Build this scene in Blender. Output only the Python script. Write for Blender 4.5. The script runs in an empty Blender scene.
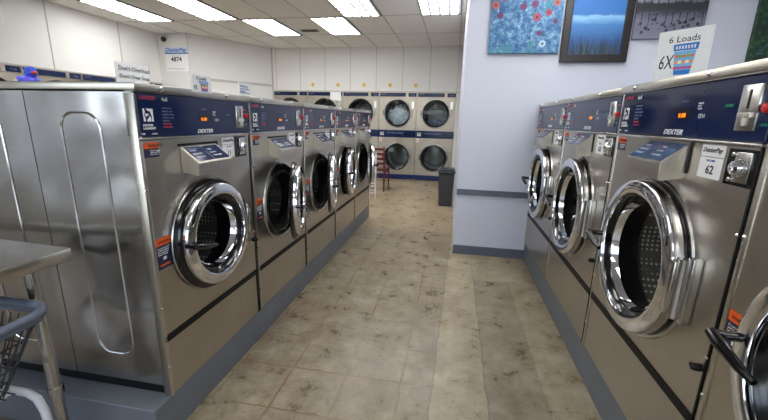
import bpy, bmesh, math, random
from mathutils import Vector, Matrix
random.seed(7)
PI=math.pi
C=bpy.context.scene.collection
# ------------------------------------------------------------------ helpers
def lin(c):
    return tuple((x/12.92 if x<=.04045 else ((x+.055)/1.055)**2.4) for x in c)
def rgb(r,g,b): return lin((r/255,g/255,b/255))+(1,)
class NT:
    def __init__(s,name):
        s.m=bpy.data.materials.new(name); s.m.use_nodes=True
        s.t=s.m.node_tree; s.b=s.t.nodes['Principled BSDF']; s.out=s.t.nodes['Material Output']
    def n(s,typ,**kw):
        nd=s.t.nodes.new(typ)
        for k,v in kw.items():
            if k.startswith('i_'): nd.inputs[k[2:].replace('_',' ')].default_value=v
            else: setattr(nd,k,v)
        return nd
    def l(s,a,b): s.t.links.new(a,b)
    def coord(s,scale=(1,1,1),kind='Object'):
        tc=s.n('ShaderNodeTexCoord'); mp=s.n('ShaderNodeMapping'); mp.inputs['Scale'].default_value=scale
        s.l(tc.outputs[kind],mp.inputs['Vector']); return mp.outputs['Vector']
    def noise(s,vec,scale,detail=4,rough=.55):
        n=s.n('ShaderNodeTexNoise'); n.inputs['Scale'].default_value=scale; n.inputs['Detail'].default_value=detail
        n.inputs['Roughness'].default_value=rough; s.l(vec,n.inputs['Vector']); return n.outputs['Fac']
    def ramp(s,fac,stops):
        r=s.n('ShaderNodeValToRGB'); e=r.color_ramp.elements
        while len(e)<len(stops): e.new(.5)
        for x,(p,c) in zip(e,stops): x.position=p; x.color=c
        s.l(fac,r.inputs['Fac']); return r.outputs['Color']
    def mix(s,fac,a,b,mode='MIX'):
        m=s.n('ShaderNodeMix'); m.data_type='RGBA'; m.blend_type=mode
        for inp,v in ((m.inputs[0],fac),(m.inputs[6],a),(m.inputs[7],b)):
            if hasattr(v,'is_linked'): s.l(v,inp)
            else: inp.default_value=v
        return m.outputs[2]
    def math(s,op,a,b=0,c=None):
        m=s.n('ShaderNodeMath',operation=op)
        for i,v in enumerate((a,b,c)):
            if v is None: continue
            if hasattr(v,'is_linked'): s.l(v,m.inputs[i])
            else: m.inputs[i].default_value=v
        return m.outputs[0]
    def bump(s,h,strength,dist=.01):
        b=s.n('ShaderNodeBump'); b.inputs['Strength'].default_value=strength; b.inputs['Distance'].default_value=dist
        s.l(h,b.inputs['Height']); s.l(b.outputs['Normal'],s.b.inputs['Normal'])
def mat(name,c,rough=.5,metal=0,noise=0,nscale=30,emit=0,coat=0,spec=.5):
    t=NT(name); t.b.inputs['Roughness'].default_value=rough; t.b.inputs['Metallic'].default_value=metal
    col=rgb(*c); t.b.inputs['Base Color'].default_value=col
    v=t.coord(); f=t.noise(v,nscale)
    d=noise or .03
    lo=tuple(x*(1-d) for x in col[:3])+(1,); hi=tuple(min(1,x*(1+d)) for x in col[:3])+(1,)
    t.l(t.ramp(f,[(.3,lo),(.7,hi)]),t.b.inputs['Base Color'])
    if emit:
        t.b.inputs['Emission Color'].default_value=col; t.b.inputs['Emission Strength'].default_value=emit
    t.b.inputs['Specular IOR Level'].default_value=spec
    if coat: t.b.inputs['Coat Weight'].default_value=coat
    return t.m
def steel(name,c,rough,streak=(1,1,60),wav=0,wscale=2.5,smudge=.12):
    t=NT(name); t.b.inputs['Metallic'].default_value=1
    col=rgb(*c)
    v=t.coord(streak); f=t.noise(v,8,3)
    v2=t.coord((1,1,1)); g=t.noise(v2,3.5,5,.6)
    lo=tuple(x*(1-smudge) for x in col[:3])+(1,); hi=tuple(min(1,x*(1+smudge*.5)) for x in col[:3])+(1,)
    a=t.ramp(f,[(.3,lo),(.7,hi)]); b=t.ramp(g,[(.3,(.86,.85,.83,1)),(.65,(1,1,1,1))])
    t.l(t.mix(1,a,b,'MULTIPLY'),t.b.inputs['Base Color'])
    r=t.math('MULTIPLY_ADD',g,.18,rough-.07)
    t.l(r,t.b.inputs['Roughness'])
    if wav:
        w=t.noise(t.coord((1,1,1)),wscale,1,.3); t.bump(w,wav,.03)
    return t.m
M={}
M['face']=steel('brushed_steel_front',(194,188,178),.31,(60,60,2))
M['dface']=steel('dryer_steel',(176,167,155),.36,(60,60,2))
M['side']=steel('wavy_steel_side',(200,199,200),.17,(3,3,40),1.0,3.0,.06)
M['cap']=steel('steel_cap',(205,200,190),.3,(2,2,40))
M['chrome']=mat('chrome',(225,226,230),.06,1)
M['satin']=mat('satin_steel',(190,188,184),.24,1)
M['darksteel']=mat('dark_steel',(120,118,116),.3,1)
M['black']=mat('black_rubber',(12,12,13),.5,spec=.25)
M['blackgloss']=mat('black_gloss_plastic',(9,9,10),.15)
M['navy']=mat('navy_panel',(17,35,74),.09,spec=.4)
M['navy2']=mat('navy_enamel',(20,36,84),.35,spec=.3)
M['white']=mat('white_print',(235,235,235),.5)
M['paper']=mat('white_paper',(240,240,240),.7)
M['orange']=mat('orange_warning',(232,92,30),.5)
M['stnavy']=mat('sticker_navy',(28,36,66),.5)
M['red']=mat('red_button',(205,24,28),.3)
M['pinkred']=mat('red_print',(215,60,80),.5)
M['grey']=mat('grey_print',(120,130,160),.5)
M['green']=mat('green_print',(40,170,120),.5)
M['bluepr']=mat('blue_print',(50,95,170),.6)
M['ink']=mat('black_ink',(25,25,28),.6)
M['led']=mat('orange_digits',(255,130,20),.5,emit=.7)
M['plinth']=mat('grey_painted_plinth',(100,105,112),.45,noise=.12,nscale=4)
M['wall']=mat('warm_white_wall',(226,225,222),.6,noise=.02,nscale=2)
M['lav']=mat('pale_lavender_paint',(200,203,217),.55,noise=.02,nscale=2)
M['panelw']=mat('white_board',(232,232,232),.5,noise=.02,nscale=3)
M['seam']=mat('panel_joint',(186,184,180),.6)
M['trim']=mat('blue_grey_trim',(86,94,107),.45,noise=.06,nscale=8)
M['tbar']=mat('ceiling_grid',(205,203,198),.5)
M['lframe']=mat('light_frame',(60,60,62),.5)
M['vent']=mat('vent_dark',(70,68,66),.6)
M['bin']=mat('charcoal_plastic',(48,52,58),.45)
M['cherry']=mat('cherry_wood',(88,22,20),.35,noise=.25,nscale=12)
M['wmetal']=mat('white_painted_metal',(214,214,212),.4)
M['rim']=mat('blue_grey_plastic',(92,100,114),.45)
M['tube']=mat('pale_grey_tube',(190,192,196),.35)
M['wire']=mat('dark_wire',(52,54,58),.4,.5)
M['bduck']=mat('blue_rubber',(40,75,205),.35)
M['pduck']=mat('violet_rubber',(95,95,215),.35)
M['yduck']=mat('yellow_rubber',(240,190,40),.35)
M['oduck']=mat('amber_rubber',(190,130,45),.4)
M['beak']=mat('orange_rubber',(240,85,40),.35)
M['cloth']=mat('white_laundry',(225,228,235),.8)
M['dcloth']=mat('blue_laundry',(130,140,160),.8)
M['drum']=None
def drum_mat():
    t=NT('perforated_drum'); t.b.inputs['Metallic'].default_value=.3; t.b.inputs['Roughness'].default_value=.4
    tc=t.n('ShaderNodeTexCoord'); sp=t.n('ShaderNodeSeparateXYZ'); t.l(tc.outputs['Object'],sp.inputs[0])
    def c2(o):
        f=t.math('SUBTRACT',t.math('FRACT',t.math('DIVIDE',t.math('ADD',o,.009),.021)),.5); return t.math('MULTIPLY',f,f)
    p=t.math('LESS_THAN',t.math('ADD',t.math('ADD',c2(sp.outputs[0]),c2(sp.outputs[2])),c2(sp.outputs[1])),.085)
    t.l(t.mix(p,rgb(96,94,90),rgb(225,222,214)),t.b.inputs['Base Color'])  # light dots paint the glint on hole rims into the colour
    return t.m
M['drum']=drum_mat()
def glass_mat(name,tint,op,rough=.03):
    t=NT(name); t.t.nodes.remove(t.b)
    tr=t.n('ShaderNodeBsdfTransparent'); tr.inputs[0].default_value=tint
    gl=t.n('ShaderNodeBsdfGlossy'); gl.inputs['Roughness'].default_value=rough; gl.inputs[0].default_value=(1,1,1,1)
    fr=t.n('ShaderNodeLayerWeight'); fr.inputs[0].default_value=.5
    f=t.math('MULTIPLY_ADD',t.math('POWER',fr.outputs['Facing'],5),.9,op)
    mx=t.n('ShaderNodeMixShader'); t.l(f,mx.inputs[0]); t.l(tr.outputs[0],mx.inputs[1]); t.l(gl.outputs[0],mx.inputs[2])
    t.l(mx.outputs[0],t.out.inputs[0]); return t.m
M['glass']=glass_mat('washer_door_glass',(.80,.83,.82,1),.0)
M['dglass']=glass_mat('dryer_door_glass',(.74,.80,.83,1),.02)
M['window']=glass_mat('window_glass',(.95,.97,1,1),.02)

def obj(name,bm,m,parent=None,smooth=False,off=(0,0,0)):
    me=bpy.data.meshes.new(name)
    if off!=(0,0,0): bmesh.ops.translate(bm,verts=bm.verts[:],vec=off)
    bm.normal_update(); bm.to_mesh(me); bm.free()
    for x in (m if isinstance(m,(list,tuple)) else [m]): me.materials.append(M[x] if isinstance(x,str) else x)
    if smooth:
        for p in me.polygons: p.use_smooth=True
        me.set_sharp_from_angle(angle=math.radians(38))
    o=bpy.data.objects.new(name,me); C.objects.link(o)
    if parent: o.parent=parent
    return o
def tag(o,label=None,cat=None,group=None,kind=None):
    if label: o['label']=label
    if cat: o['category']=cat
    if group: o['group']=group
    if kind: o['kind']=kind
    return o
def thing(name,label,cat,loc=(0,0,0),rz=0,group=None):
    o=bpy.data.objects.new(name,None); C.objects.link(o); o.empty_display_size=.1
    o.location=loc; o.rotation_euler=(0,0,rz); return tag(o,label,cat,group)
def copy_tree(o,parent=None):
    c=o.copy(); C.objects.link(c)
    if parent: c.parent=parent
    for ch in [x for x in allobs() if x.parent==o]: copy_tree(ch,c)
    return c
def allobs(): return list(C.objects)
def struct(name,bm,m,smooth=False):
    return tag(obj(name,bm,m,smooth=smooth),kind='structure')
def nb(): return bmesh.new()
def bx(bm,x0,x1,y0,y1,z0,z1,bev=0,mi=0,seg=2):
    r=bmesh.ops.create_cube(bm,size=1)
    bmesh.ops.scale(bm,vec=(abs(x1-x0),abs(y1-y0),abs(z1-z0)),verts=r['verts'])
    bmesh.ops.translate(bm,vec=((x0+x1)/2,(y0+y1)/2,(z0+z1)/2),verts=r['verts'])
    fs=set(f for v in r['verts'] for f in v.link_faces)
    for f in fs: f.material_index=mi
    if bev:
        es=list(set(e for v in r['verts'] for e in v.link_edges))
        rr=bmesh.ops.bevel(bm,geom=es,offset=bev,segments=seg,profile=.5,affect='EDGES')
        for f in rr['faces']: f.material_index=mi
    return bm
def box(*a,**k): return bx(nb(),*a,**k)
def tube(bm,pts,r,seg=10,mi=0,closed=False,caps=True):
    pts=[Vector(p) for p in pts]; n=len(pts); rings=[]
    rs=r if isinstance(r,(list,tuple)) else [r]*n
    up=None
    for i,p in enumerate(pts):
        a=pts[(i-1)%n] if (closed or i>0) else p; b=pts[(i+1)%n] if (closed or i<n-1) else p
        d=(b-a).normalized()
        if up is None:
            up=Vector((0,0,1)) if abs(d.z)<.9 else Vector((1,0,0))
        u=(up-d*up.dot(d))
        u=u.normalized() if u.length>1e-6 else d.orthogonal().normalized()
        w=d.cross(u); up=u
        rings.append([bm.verts.new(p+(u*math.cos(t)+w*math.sin(t))*rs[i]) for t in [2*PI*k/seg for k in range(seg)]])
    m=n if closed else n-1
    for i in range(m):
        A,B=rings[i],rings[(i+1)%n]
        for k in range(seg):
            f=bm.faces.new((A[k],A[(k+1)%seg],B[(k+1)%seg],B[k])); f.material_index=mi
    if not closed and caps:
        for R_ in (rings[0][::-1],rings[-1]):
            f=bm.faces.new(R_); f.material_index=mi
    return bm
def lathe_y(bm,cx,cz,prof,seg=48,mi=0,cap0=False,cap1=False):
    """prof: list of (radius,y) about an axis parallel to y"""
    rings=[]
    for r,y in prof:
        rings.append([bm.verts.new((cx+r*math.cos(2*PI*k/seg),y,cz+r*math.sin(2*PI*k/seg))) for k in range(seg)])
    for A,B in zip(rings,rings[1:]):
        for k in range(seg):
            f=bm.faces.new((A[k],B[k],B[(k+1)%seg],A[(k+1)%seg])); f.material_index=mi
    if cap0: bm.faces.new(rings[0]).material_index=mi
    if cap1: bm.faces.new(rings[-1][::-1]).material_index=mi
    return bm
def lathe_z(bm,cx,cy,prof,seg=32,mi=0):
    rings=[]
    for r,z in prof:
        rings.append([bm.verts.new((cx+r*math.cos(2*PI*k/seg),cy+r*math.sin(2*PI*k/seg),z)) for k in range(seg)])
    for A,B in zip(rings,rings[1:]):
        for k in range(seg): bm.faces.new((A[k],A[(k+1)%seg],B[(k+1)%seg],B[k])).material_index=mi
    bm.faces.new(rings[0][::-1]).material_index=mi; bm.faces.new(rings[-1]).material_index=mi
    return bm
def plate_hole(bm,x0,x1,z0,z1,cx,cz,r,y,th=.004,seg=48):
    """flat plate facing -y with a round hole, given a small thickness"""
    angs=[2*PI*k/seg for k in range(seg)]
    for X,Z in ((x0,z0),(x1,z0),(x1,z1),(x0,z1)): angs.append(math.atan2(Z-cz,X-cx)%(2*PI))
    angs=sorted(set(round(a,6) for a in angs))
    def outer(a):
        dx,dz=math.cos(a),math.sin(a); t=1e9
        if dx>1e-9:t=min(t,(x1-cx)/dx)
        if dx<-1e-9:t=min(t,(x0-cx)/dx)
        if dz>1e-9:t=min(t,(z1-cz)/dz)
        if dz<-1e-9:t=min(t,(z0-cz)/dz)
        return cx+dx*t,cz+dz*t
    R=[]
    for a in angs:
        ox,oz=outer(a); ix,iz=cx+r*math.cos(a),cz+r*math.sin(a)
        R.append([bm.verts.new(p) for p in ((ix,y+th,iz),(ix,y,iz),(ox,y,oz),(ox,y+th,oz))])
    n=len(R)
    for i in range(n):
        A,B=R[i],R[(i+1)%n]
        for k in range(4): bm.faces.new((A[k],A[(k+1)%4],B[(k+1)%4],B[k]))
    return bm
def poly(bm,pts,th,axis='y',mi=0):
    """extruded flat polygon; pts (u,v) in xz plane facing -y from y=0 to y=-th"""
    a=[bm.verts.new((p[0],-th,p[1])) for p in pts]; b=[bm.verts.new((p[0],0,p[1])) for p in pts]
    try:
        f=bm.faces.new(a); f.material_index=mi
    except ValueError: return bm
    n=len(pts)
    for i in range(n): bm.faces.new((a[i],a[(i+1)%n],b[(i+1)%n],b[i])).material_index=mi
    return bm
def text(name,s,size,m,parent,loc,shear=0,align='LEFT',rot=(PI/2,0,0),bold=0,sx=1,off=(0,0,0)):
    cu=bpy.data.curves.new(name,'FONT'); cu.body=s; cu.size=size; cu.shear=shear; cu.align_x=align
    cu.extrude=.0004; cu.resolution_u=2; cu.offset=bold
    o=bpy.data.objects.new(name,cu)
    me=bpy.data.meshes.new_from_object(o); bpy.data.objects.remove(o); bpy.data.curves.remove(cu)
    me.name=name; me.transform(Matrix.Diagonal((sx,1,1,1)))
    me.materials.append(M[m])
    o=bpy.data.objects.new(name,me); C.objects.link(o); o.parent=parent
    o.location=Vector(loc)+Vector(off); o.rotation_euler=rot
    return o
def rrect(x0,x1,z0,z1,r,n=5):
    out=[]
    for cx,cz,a0 in ((x1-r,z1-r,0),(x0+r,z1-r,PI/2),(x0+r,z0+r,PI),(x1-r,z0+r,3*PI/2)):
        for k in range(n+1):
            a=a0+PI/2*k/n; out.append((cx+r*math.cos(a),cz+r*math.sin(a)))
    return out

# ------------------------------------------------------------------ washers
PL=.183   # plinth height
def make_washer(kind):
    big=kind=='R'
    W=.888 if big else .758
    D=.93
    zs0,zs1=(.464,.500) if big else (.434,.466)
    zn0,zn1,zT=(1.315,1.487,1.522) if big else (1.267,1.424,1.456)
    cx,cz,hr,co=(.430,.850,.262,.315) if big else (.366,.808,.198,.262)   # door centre, hole radius, collar radius
    R,g=(.300,.245) if big else (.240,.188)
    e=.0065
    off=(0,0,-PL)
    t=thing('washing_machine','', 'washing machine')
    P=lambda n,b,m,par=None,s=False: obj(n,b,m,par or t,s,off)
    def T(n,s,size,m,par,x,y,z,**k): return text(n,s,size,m,par,(x,y,z-PL),**k)
    # shell
    b=nb()
    bx(b,W-e-.004,W-e,.004,D,PL+.05,zT-.03)
    bx(b,e,W-e,D-.01,D,PL+.05,zT-.03)
    P('cabinet',b,'face')
    P('base_gap_shade',box(.02,W-.02,.03,D-.02,PL,PL+.07),'black')  # black box painting the shade in the gap under the side sheets
    b=nb()      # left side: two sheets with pressed beads
    bx(b,e,e+.004,.004,.464,PL+.05,zT-.032); bx(b,e,e+.004,.468,D,PL+.05,zT-.032)
    for y0,y1 in ((.15,.32),(.60,.78)):
        pts=[(e-.0005,y,z) for y,z in rrect(y0,y1,.36,1.35,.06,6)]
        tube(b,pts,.0045,6,closed=True)
    P('side_panel',b,'side',s=True)
    P('corner_post',box(e-.0015,e+.016,-.004,.03,PL,zT-.034,bev=.002),'cap',s=True); P('seam_shade',box(W-e-.010,W-e-.001,-.001,.03,PL,zT-.034,bev=.002),'black',s=True)  # black right-edge strip stands for shade in the gap between machines
    P('front_panel',plate_hole(nb(),e+.016,W-e-.010,zs1,zn0-.012,cx,cz,hr,0,.02),'face')
    P('lower_panel',box(e+.016,W-e-.010,.002,.03,PL,zs0,bev=.002),'face')
    P('kick_strip',box(e,W-e,-.004,.03,zs0,zs1,bev=.003),'black')
    # control panel
    b=nb(); bx(b,e,W-e,-.004,.04,zn0,zn1,bev=.003)
    cp=P('control_panel',b,'navy')
    b=nb()
    bx(b,e,W-e,-.008,.03,zn0-.012,zn0-.002,bev=.002); bx(b,e,W-e,-.008,.03,zn1+.0005,zn1+.006,bev=.002)
    obj('trim_strip',b,'satin',cp,True,off)
    cap=P('top_cap',box(e-.001,W-e+.001,-.014,D,zn1+.006,zT,bev=.002),'cap',s=True)
    k=W/.758; y=-.0046
    zz=lambda f: zn0+(zn1-zn0)*f
    ts=.018*(1.1 if big else 1)
    T('range_lettering','EXPRESS',ts,'pinkred',cp,.028*k,y,zz(.86),shear=.4,sx=1.1)
    T('load_lettering','6x8' if big else '4x8',ts*1.15,'white',cp,.135*k,y,zz(.84))
    # emblem: white block with a dark horse-head notch
    x0,z0,s=.040*k,zz(.36),.046*(1.1 if big else 1)
    b=nb()
    for pts in ([(0,1),(.14,1),(.2,.75),(.1,.5),(.22,.15),(.2,0),(0,0)],[(.3,1),(1,1),(1,0),(.82,0),(.86,.4),(.7,.78),(.45,.85)],
                [(.32,0),(.74,0),(.76,.32),(.62,.42),(.55,.3),(.44,.22)],[(.22,.62),(.5,.6),(.62,.48),(.44,.5),(.3,.36),(.22,.42)]):
        poly(b,[(x0+p[0]*s,z0+p[1]*s) for p in pts],.0005)
    bmesh.ops.translate(b,verts=b.verts[:],vec=(0,-.0042,0)); obj('emblem',b,'white',cp,off=off)
    T('maker_lettering','DEXTER\nLAUNDRY',ts*.62,'white',cp,.034*k,y,zz(.25),bold=.0003,sx=1.15)
    for i in range(7):
        wds=['AFTER WASH','NORMAL HOT','NORMAL WARM','NORMAL COLD','DELICATE','PERM PRESS','EXTRA RINSE'][i]
        T('cycle_lettering',wds,ts*.46,'pinkred' if i>4 else 'grey',cp,.132*k,y,zz(.66-.075*i))
    T('model_lettering','T900' if big else 'T400',ts*.5,'white',cp,.02*k,y,zz(.06))
    T('program_lettering','C-SERIES',ts*.4,'white',cp,.07*k,y,zz(.06))
    T('brand_lettering','DEXTER',ts*1.25,'white',cp,(.41 if big else .325),y,zz(.05),shear=.35,sx=1.3,bold=.0005)
    lx=.475 if big else .345
    obj('digit_window',box(lx,lx+.075,-.0052,0,zz(.36),zz(.55)),'blackgloss',cp,off=off)
    T('digits','8.88',ts*1.05,'led',cp,lx+.012,-.0056,zz(.385),sx=1.2)
    T('small_caption','TIME LEFT',ts*.4,'grey',cp,lx+.02,y,zz(.68)); 
    px=.585 if big else .443
    T('price_digits','WARM\nHOT\nCOLD',ts*.42,'white',cp,px,y,zz(.62)); T('price_digits','1234',ts*.95,'white',cp,px+.01,y,zz(.37),sx=.9)
    T('start_lettering','START',ts*.6,'green',cp,(.712 if big else .552),y,zz(.54)); 
    # coin slide
    sx0,sx1=(.775,.846) if big else (.628,.694)
    cs=P('coin_slide',box(sx0,sx1,-.012,0,zz(.16),zz(.86),bev=.004),'satin',s=True)
    b=nb(); xm=(sx0+sx1)/2
    bx(b,xm-.024,xm+.024,-.019,-.011,zz(.36),zz(.44),bev=.002); bx(b,xm-.004,xm+.004,-.020,-.011,zz(.24),zz(.42),bev=.001)
    obj('slide_lever',b,'cap',cs,off=off)
    b=nb(); bx(b,xm-.003,xm+.003,-.0135,-.011,zz(.50),zz(.78)); obj('coin_slot',b,'black',cs,off=off)
    bt=P('start_button',lathe_y(nb(),sx1+.028,zz(.5 if big else .55),[(.011,-.003),(.013,-.012),(.010,-.018),(.004,-.020)],20,cap1=True),'red',s=True)
    T('button_caption','PUSH',ts*.5,'pinkred' ,cp,sx1+.012,y,zz(.72)); T('button_caption','STOP',ts*.5,'green',cp,sx1+.012,y,zz(.24))
    # soap dispenser wedge
    dx0,dx1=(.325,.585) if big else (.212,.452)
    dzb,dzf,dzt=(1.170,1.232,1.300) if big else (1.103,1.160,1.222)
    dp=.080
    b=nb()
    prof=[(0,dzb+.012),(-dp*.9,dzb),(-dp,dzb+.004),(-dp,dzf),(0,dzt)]
    a=[b.verts.new((dx0,p[0],p[1])) for p in prof]; c=[b.verts.new((dx1,p[0],p[1])) for p in prof]
    b.faces.new(a[::-1]); b.faces.new(c)
    for i in range(5): b.faces.new((a[i],a[(i+1)%5],c[(i+1)%5],c[i]))
    bmesh.ops.bevel(b,geom=b.edges[:],offset=.003,segments=2,affect='EDGES'); bmesh.ops.recalc_face_normals(b,faces=b.faces[:])
    ds=P('soap_dispenser',b,'face',s=True)
    sl=math.atan2(dzt-dzf,dp); L=math.hypot(dzt-dzf,dp)
    b=nb(); 
    for u0,u1 in ((.04,.49),(.51,.96)):
        bx(b,dx0+(dx1-dx0)*u0,dx0+(dx1-dx0)*u1,.006,L-.008,0,.0015,bev=.0004)
    bmesh.ops.rotate(b,verts=b.verts[:],cent=(0,0,0),matrix=Matrix.Rotation(sl,3,'X'))
    bmesh.ops.translate(b,verts=b.verts[:],vec=(0,-dp,dzf))
    pl=obj('instruction_plate',b,'navy',ds,off=off)
    for q in range(2):
        for i in range(3):
            f=.25+.2*i
            T('plate_lettering',['1 PREWASH','DETERGENT','2 WASH'][i] if q==0 else ['3 SOFTENER','BLEACH','RINSE'][i],.011,'white',ds,dx0+(dx1-dx0)*(.09+.47*q),-dp+dp*f-.001,dzf+(dzt-dzf)*f+.001,rot=(sl,0,0))
    b=nb(); bx(b,dx0-.012,dx1+.012,-.003,.001,dzt+.002,dzt+.012); bx(b,dx1+.001,dx1+.012,-.003,.001,dzb+.03,dzt+.01); obj('dispenser_black_strip',b,'black',ds,off=off)  # black strips along the top and right edges of the dispenser
    # lock recess
    cx0,cx1=(.768,.872) if big else (.612,.712); cz0,cz1=(1.196,1.296) if big else (1.143,1.250)
    rc=P('lock_recess',box(cx0,cx1,-.003,.001,cz0,cz1,bev=.001),'blackgloss')
    obj('lock_plate',box(cx0+.034,cx1-.012,-.007,-.002,cz0+.010,cz1-.008,bev=.002),'satin',rc,True,off)
    b=nb(); lathe_y(b,cx0+.060,(cz0+cz1)/2,[(.024,-.006),(.024,-.012),(.018,-.024),(.009,-.028),(.008,-.022)],24,cap1=True)
    for dxz in ((.030,.016),(.030,.085)): lathe_y(b,cx0+dxz[0],cz0+dxz[1],[(.006,-.006),(.006,-.010),(.003,-.012)],12,cap1=True)
    obj('key_lock',b,'chrome',rc,True,off)
    # card reader label
    bx0,bx1=(.648,.752) if big else (.502,.600); bz0,bz1=(1.200,1.300) if big else (1.148,1.246)
    b=nb(); bx(b,bx0,bx1,-.002,0,bz0,bz0+.062,bev=.0006); bx(b,bx0,bx1,-.002,0,bz0+.065,bz1,bev=.0006)
    lb=P('payment_label',b,'paper')
    T('payment_lettering','DexterPay',.020,'ink',lb,bx0+.006,-.0024,bz0+.078,shear=.3,bold=.0003)
    T('payment_lettering','MACHINE',.009,'bluepr',lb,bx0+.032,-.0024,bz0+.050)
    # stickers
    s1=P('warning_sticker',box(.026,.026+.072*k,-.0008,.001,zn0-.075,zn0-.022),['stnavy'])
    obj('orange_band',box(.026,.026+.072*k,-.0018,0,zn0-.042,zn0-.020),'orange',s1,off=off)
    T('sticker_lettering','WARNING',.015,'ink',s1,.045,-.0022,zn0-.036)
    T('sticker_lettering','Read the manual\nbefore use. Keep\nclear of door',.007,'white',s1,.055,-.0014,zn0-.052)
    s2=P('warning_sticker',box(.024,.106,-.0008,.001,.748,.876),['stnavy'])
    obj('orange_band',box(.024,.106,-.0018,0,.846,.876),'orange',s2,off=off)
    T('sticker_lettering','WARNING',.014,'ink',s2,.036,-.0022,.855)
    T('sticker_lettering','Do not open door\nuntil the machine\nhas stopped and\ndrum is empty',.0085,'white',s2,.030,-.0014,.832)
    T('sticker_lettering','DANGER',.013,'orange',s2,.036,-.0014,.760,bold=.0003)
    b=nb(); bx(b,.055,.072,-.0014,0,.785,.797); obj('sticker_icon',b,'white',s2,off=off)
    # screws
    for sx_,sz in ((.010,1.073),(.010,.59),(.010,.322),(W-.014,1.070),(W-.010,.70)):
        P('screw',lathe_y(nb(),sx_,sz,[(.006,-.003),(.006,-.006),(.003,-.008)],12,cap1=True),'chrome')
    for sx_ in (.16*W,.71*W):
        obj('cap_screw',lathe_y(nb(),sx_,(zn1+zT)/2+.003,[(.009,-.013),(.009,-.020),(.005,-.023)],14,cap1=True),'chrome',cap,True,off)
    b=nb(); tube(b,[(W-.028,.002,.655),(W-.028,-.016,.655),(W-.030,-.026,.652)],[.012,.012,.007],12); bx(b,W-.048,W-.016,-.022,-.012,.648,.660,bev=.004)
    P('door_bumper',b,'black',s=True)
    # collar, gasket, drum
    P('collar',lathe_y(nb(),cx,cz,[(co,-.0005),(co-.004,-.007),(co-.012,-.008),(hr+.012,-.003),(hr,.006),(hr,.03)],56),'satin',s=True)
    P('gasket',lathe_y(nb(),cx,cz,[(hr,-.004),(hr-.008,-.008),(hr-.022,.004),(hr-.030,.05),(hr-.022,.09)],56),'black',s=True)
    P('drum',lathe_y(nb(),cx,cz,[(hr-.024,.08),(hr+.02,.10),(hr+.03,.40),(hr*.75,.46),(hr*.3,.47)],48,cap1=True),'drum',s=True)
    # door: origin at its hinge line so that it can swing
    hx,hy=cx+R+.012,-.020
    door_off=(-hx,-hy,-cz)
    b=nb()
    lathe_y(b,cx,cz,[(R-.02,-.020),(R-.002,-.020),(R,-.023),(R-.001,-.050),(R-.003,-.055),(R-.007,-.058),(R-.011,-.059),(g+.018,-.064),(g+.008,-.064),(g+.002,-.061),(g,-.056),(g-.002,-.02),(R-.02,-.020)],64)
    door=obj('door',b,'chrome',t,True,door_off); door.location=(hx,hy,cz-PL)
    fr=R+.004 if not big else R-.004
    b=nb(); lathe_y(b,cx,cz,[(g-.004,-.006),(fr+(.016 if not big else 0),-.006),(fr+(.018 if not big else .002),-.014),(fr+(.010 if not big else 0),-.023),(g-.004,-.024),(g-.004,-.006)],56)
    obj('door_flange',b,'blackgloss',door,True,door_off)
    b=nb(); lathe_y(b,cx,cz,[(g,-.046),(g-.008,-.049),(g-.022,-.036),(g-.030,-.020),(g-.032,-.006),(g-.006,-.006)],56); obj('inner_ring',b,'blackgloss',door,True,door_off)
    b=nb(); lathe_y(b,cx,cz,[(g-.020,-.036),(g-.030,-.004),(g-.042,.018),(g-.062,.028),(g*.4,.031),(.004,.032)],48,cap1=True); obj('door_glass',b,'glass',door,True,door_off)
    b=nb(); lathe_y(b,cx,cz,[(g-.028,-.030),(g-.033,-.016),(g-.040,-.004),(g-.036,-.002),(g-.030,-.014),(g-.025,-.028)],48); obj('glass_ring',b,'chrome',door,True,door_off)
    # hinge
    b=nb(); hz=.075 if not big else .100; hc=cz+.0
    tube(b,[(hx,-.034,hc-hz),(hx,-.034,hc+hz)],.016 if big else .012,14)
    bx(b,hx-.030,hx+.002,-.062,-.030,hc-hz*.9,hc+hz*.9,bev=.005)
    bx(b,hx+.004,hx+.034,-.030,.0,hc-hz*1.1,hc+hz*1.1,bev=.005)
    obj('hinge',b,'satin',door,True,door_off)
    # lever handle
    lx0=cx-R+.010; yo=-.105 if big else -.092; hz0=cz+(.005 if big else .012)
    b=nb()
    tube(b,[(lx0,-.045,hz0),(lx0,yo*.8,hz0),(lx0-.002,yo,hz0)],[.013,.011,.015],14)
    tube(b,[(lx0-.010,yo-.002,hz0+.002),(lx0+.02,yo-.004,hz0-.006),(lx0+.10,yo-.002,hz0-.026),(lx0+.135,yo+.002,hz0-.034)],[.013,.015,.011,.008],14)
    obj('handle',b,'blackgloss',door,True,door_off)
    t['_w']=W
    return t,door
def child(o,name): return [x for x in C.objects if x.parent==o and x.name.split('.')[0]==name][0]

XL=-1.110; XR=.768; PY=3.775
pl_,dl_=make_washer('L'); pr_,dr_=make_washer('R')
del pl_['_w']; del pr_['_w']
PX=Matrix.Identity(4)
L_lab=['nearest washing machine of the left row, beside the steel table, door shut',
       'second washing machine along the left row, chrome door standing open',
       'middle one of five washing machines in the left row, door ajar',
       'fourth washing machine along the left row, chrome door nearly closed',
       'farthest washing machine of the left row, beside the red wooden chair']
ang=[0,17,15,6,17]
for i in range(5):
    o=pl_ if i==0 else copy_tree(pl_)
    o.location=(XL,1.156+.76*i,PL); o.rotation_euler=(0,0,PI/2); o['label']=L_lab[i]; o['category']='washing machine'; o['group']='left row washing machines'
    if ang[i]: child(o,'door').rotation_euler=(0,0,math.radians(ang[i]))
R_lab=['large stainless washing machine labelled 62, its whole chrome door in view',
       'large washing machine directly beyond the one labelled 62 in the right row',
       'farthest large washing machine of the right row, against the lavender wall',
       'large washing machine cut off by the right frame edge, nearer than number 62']
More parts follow.
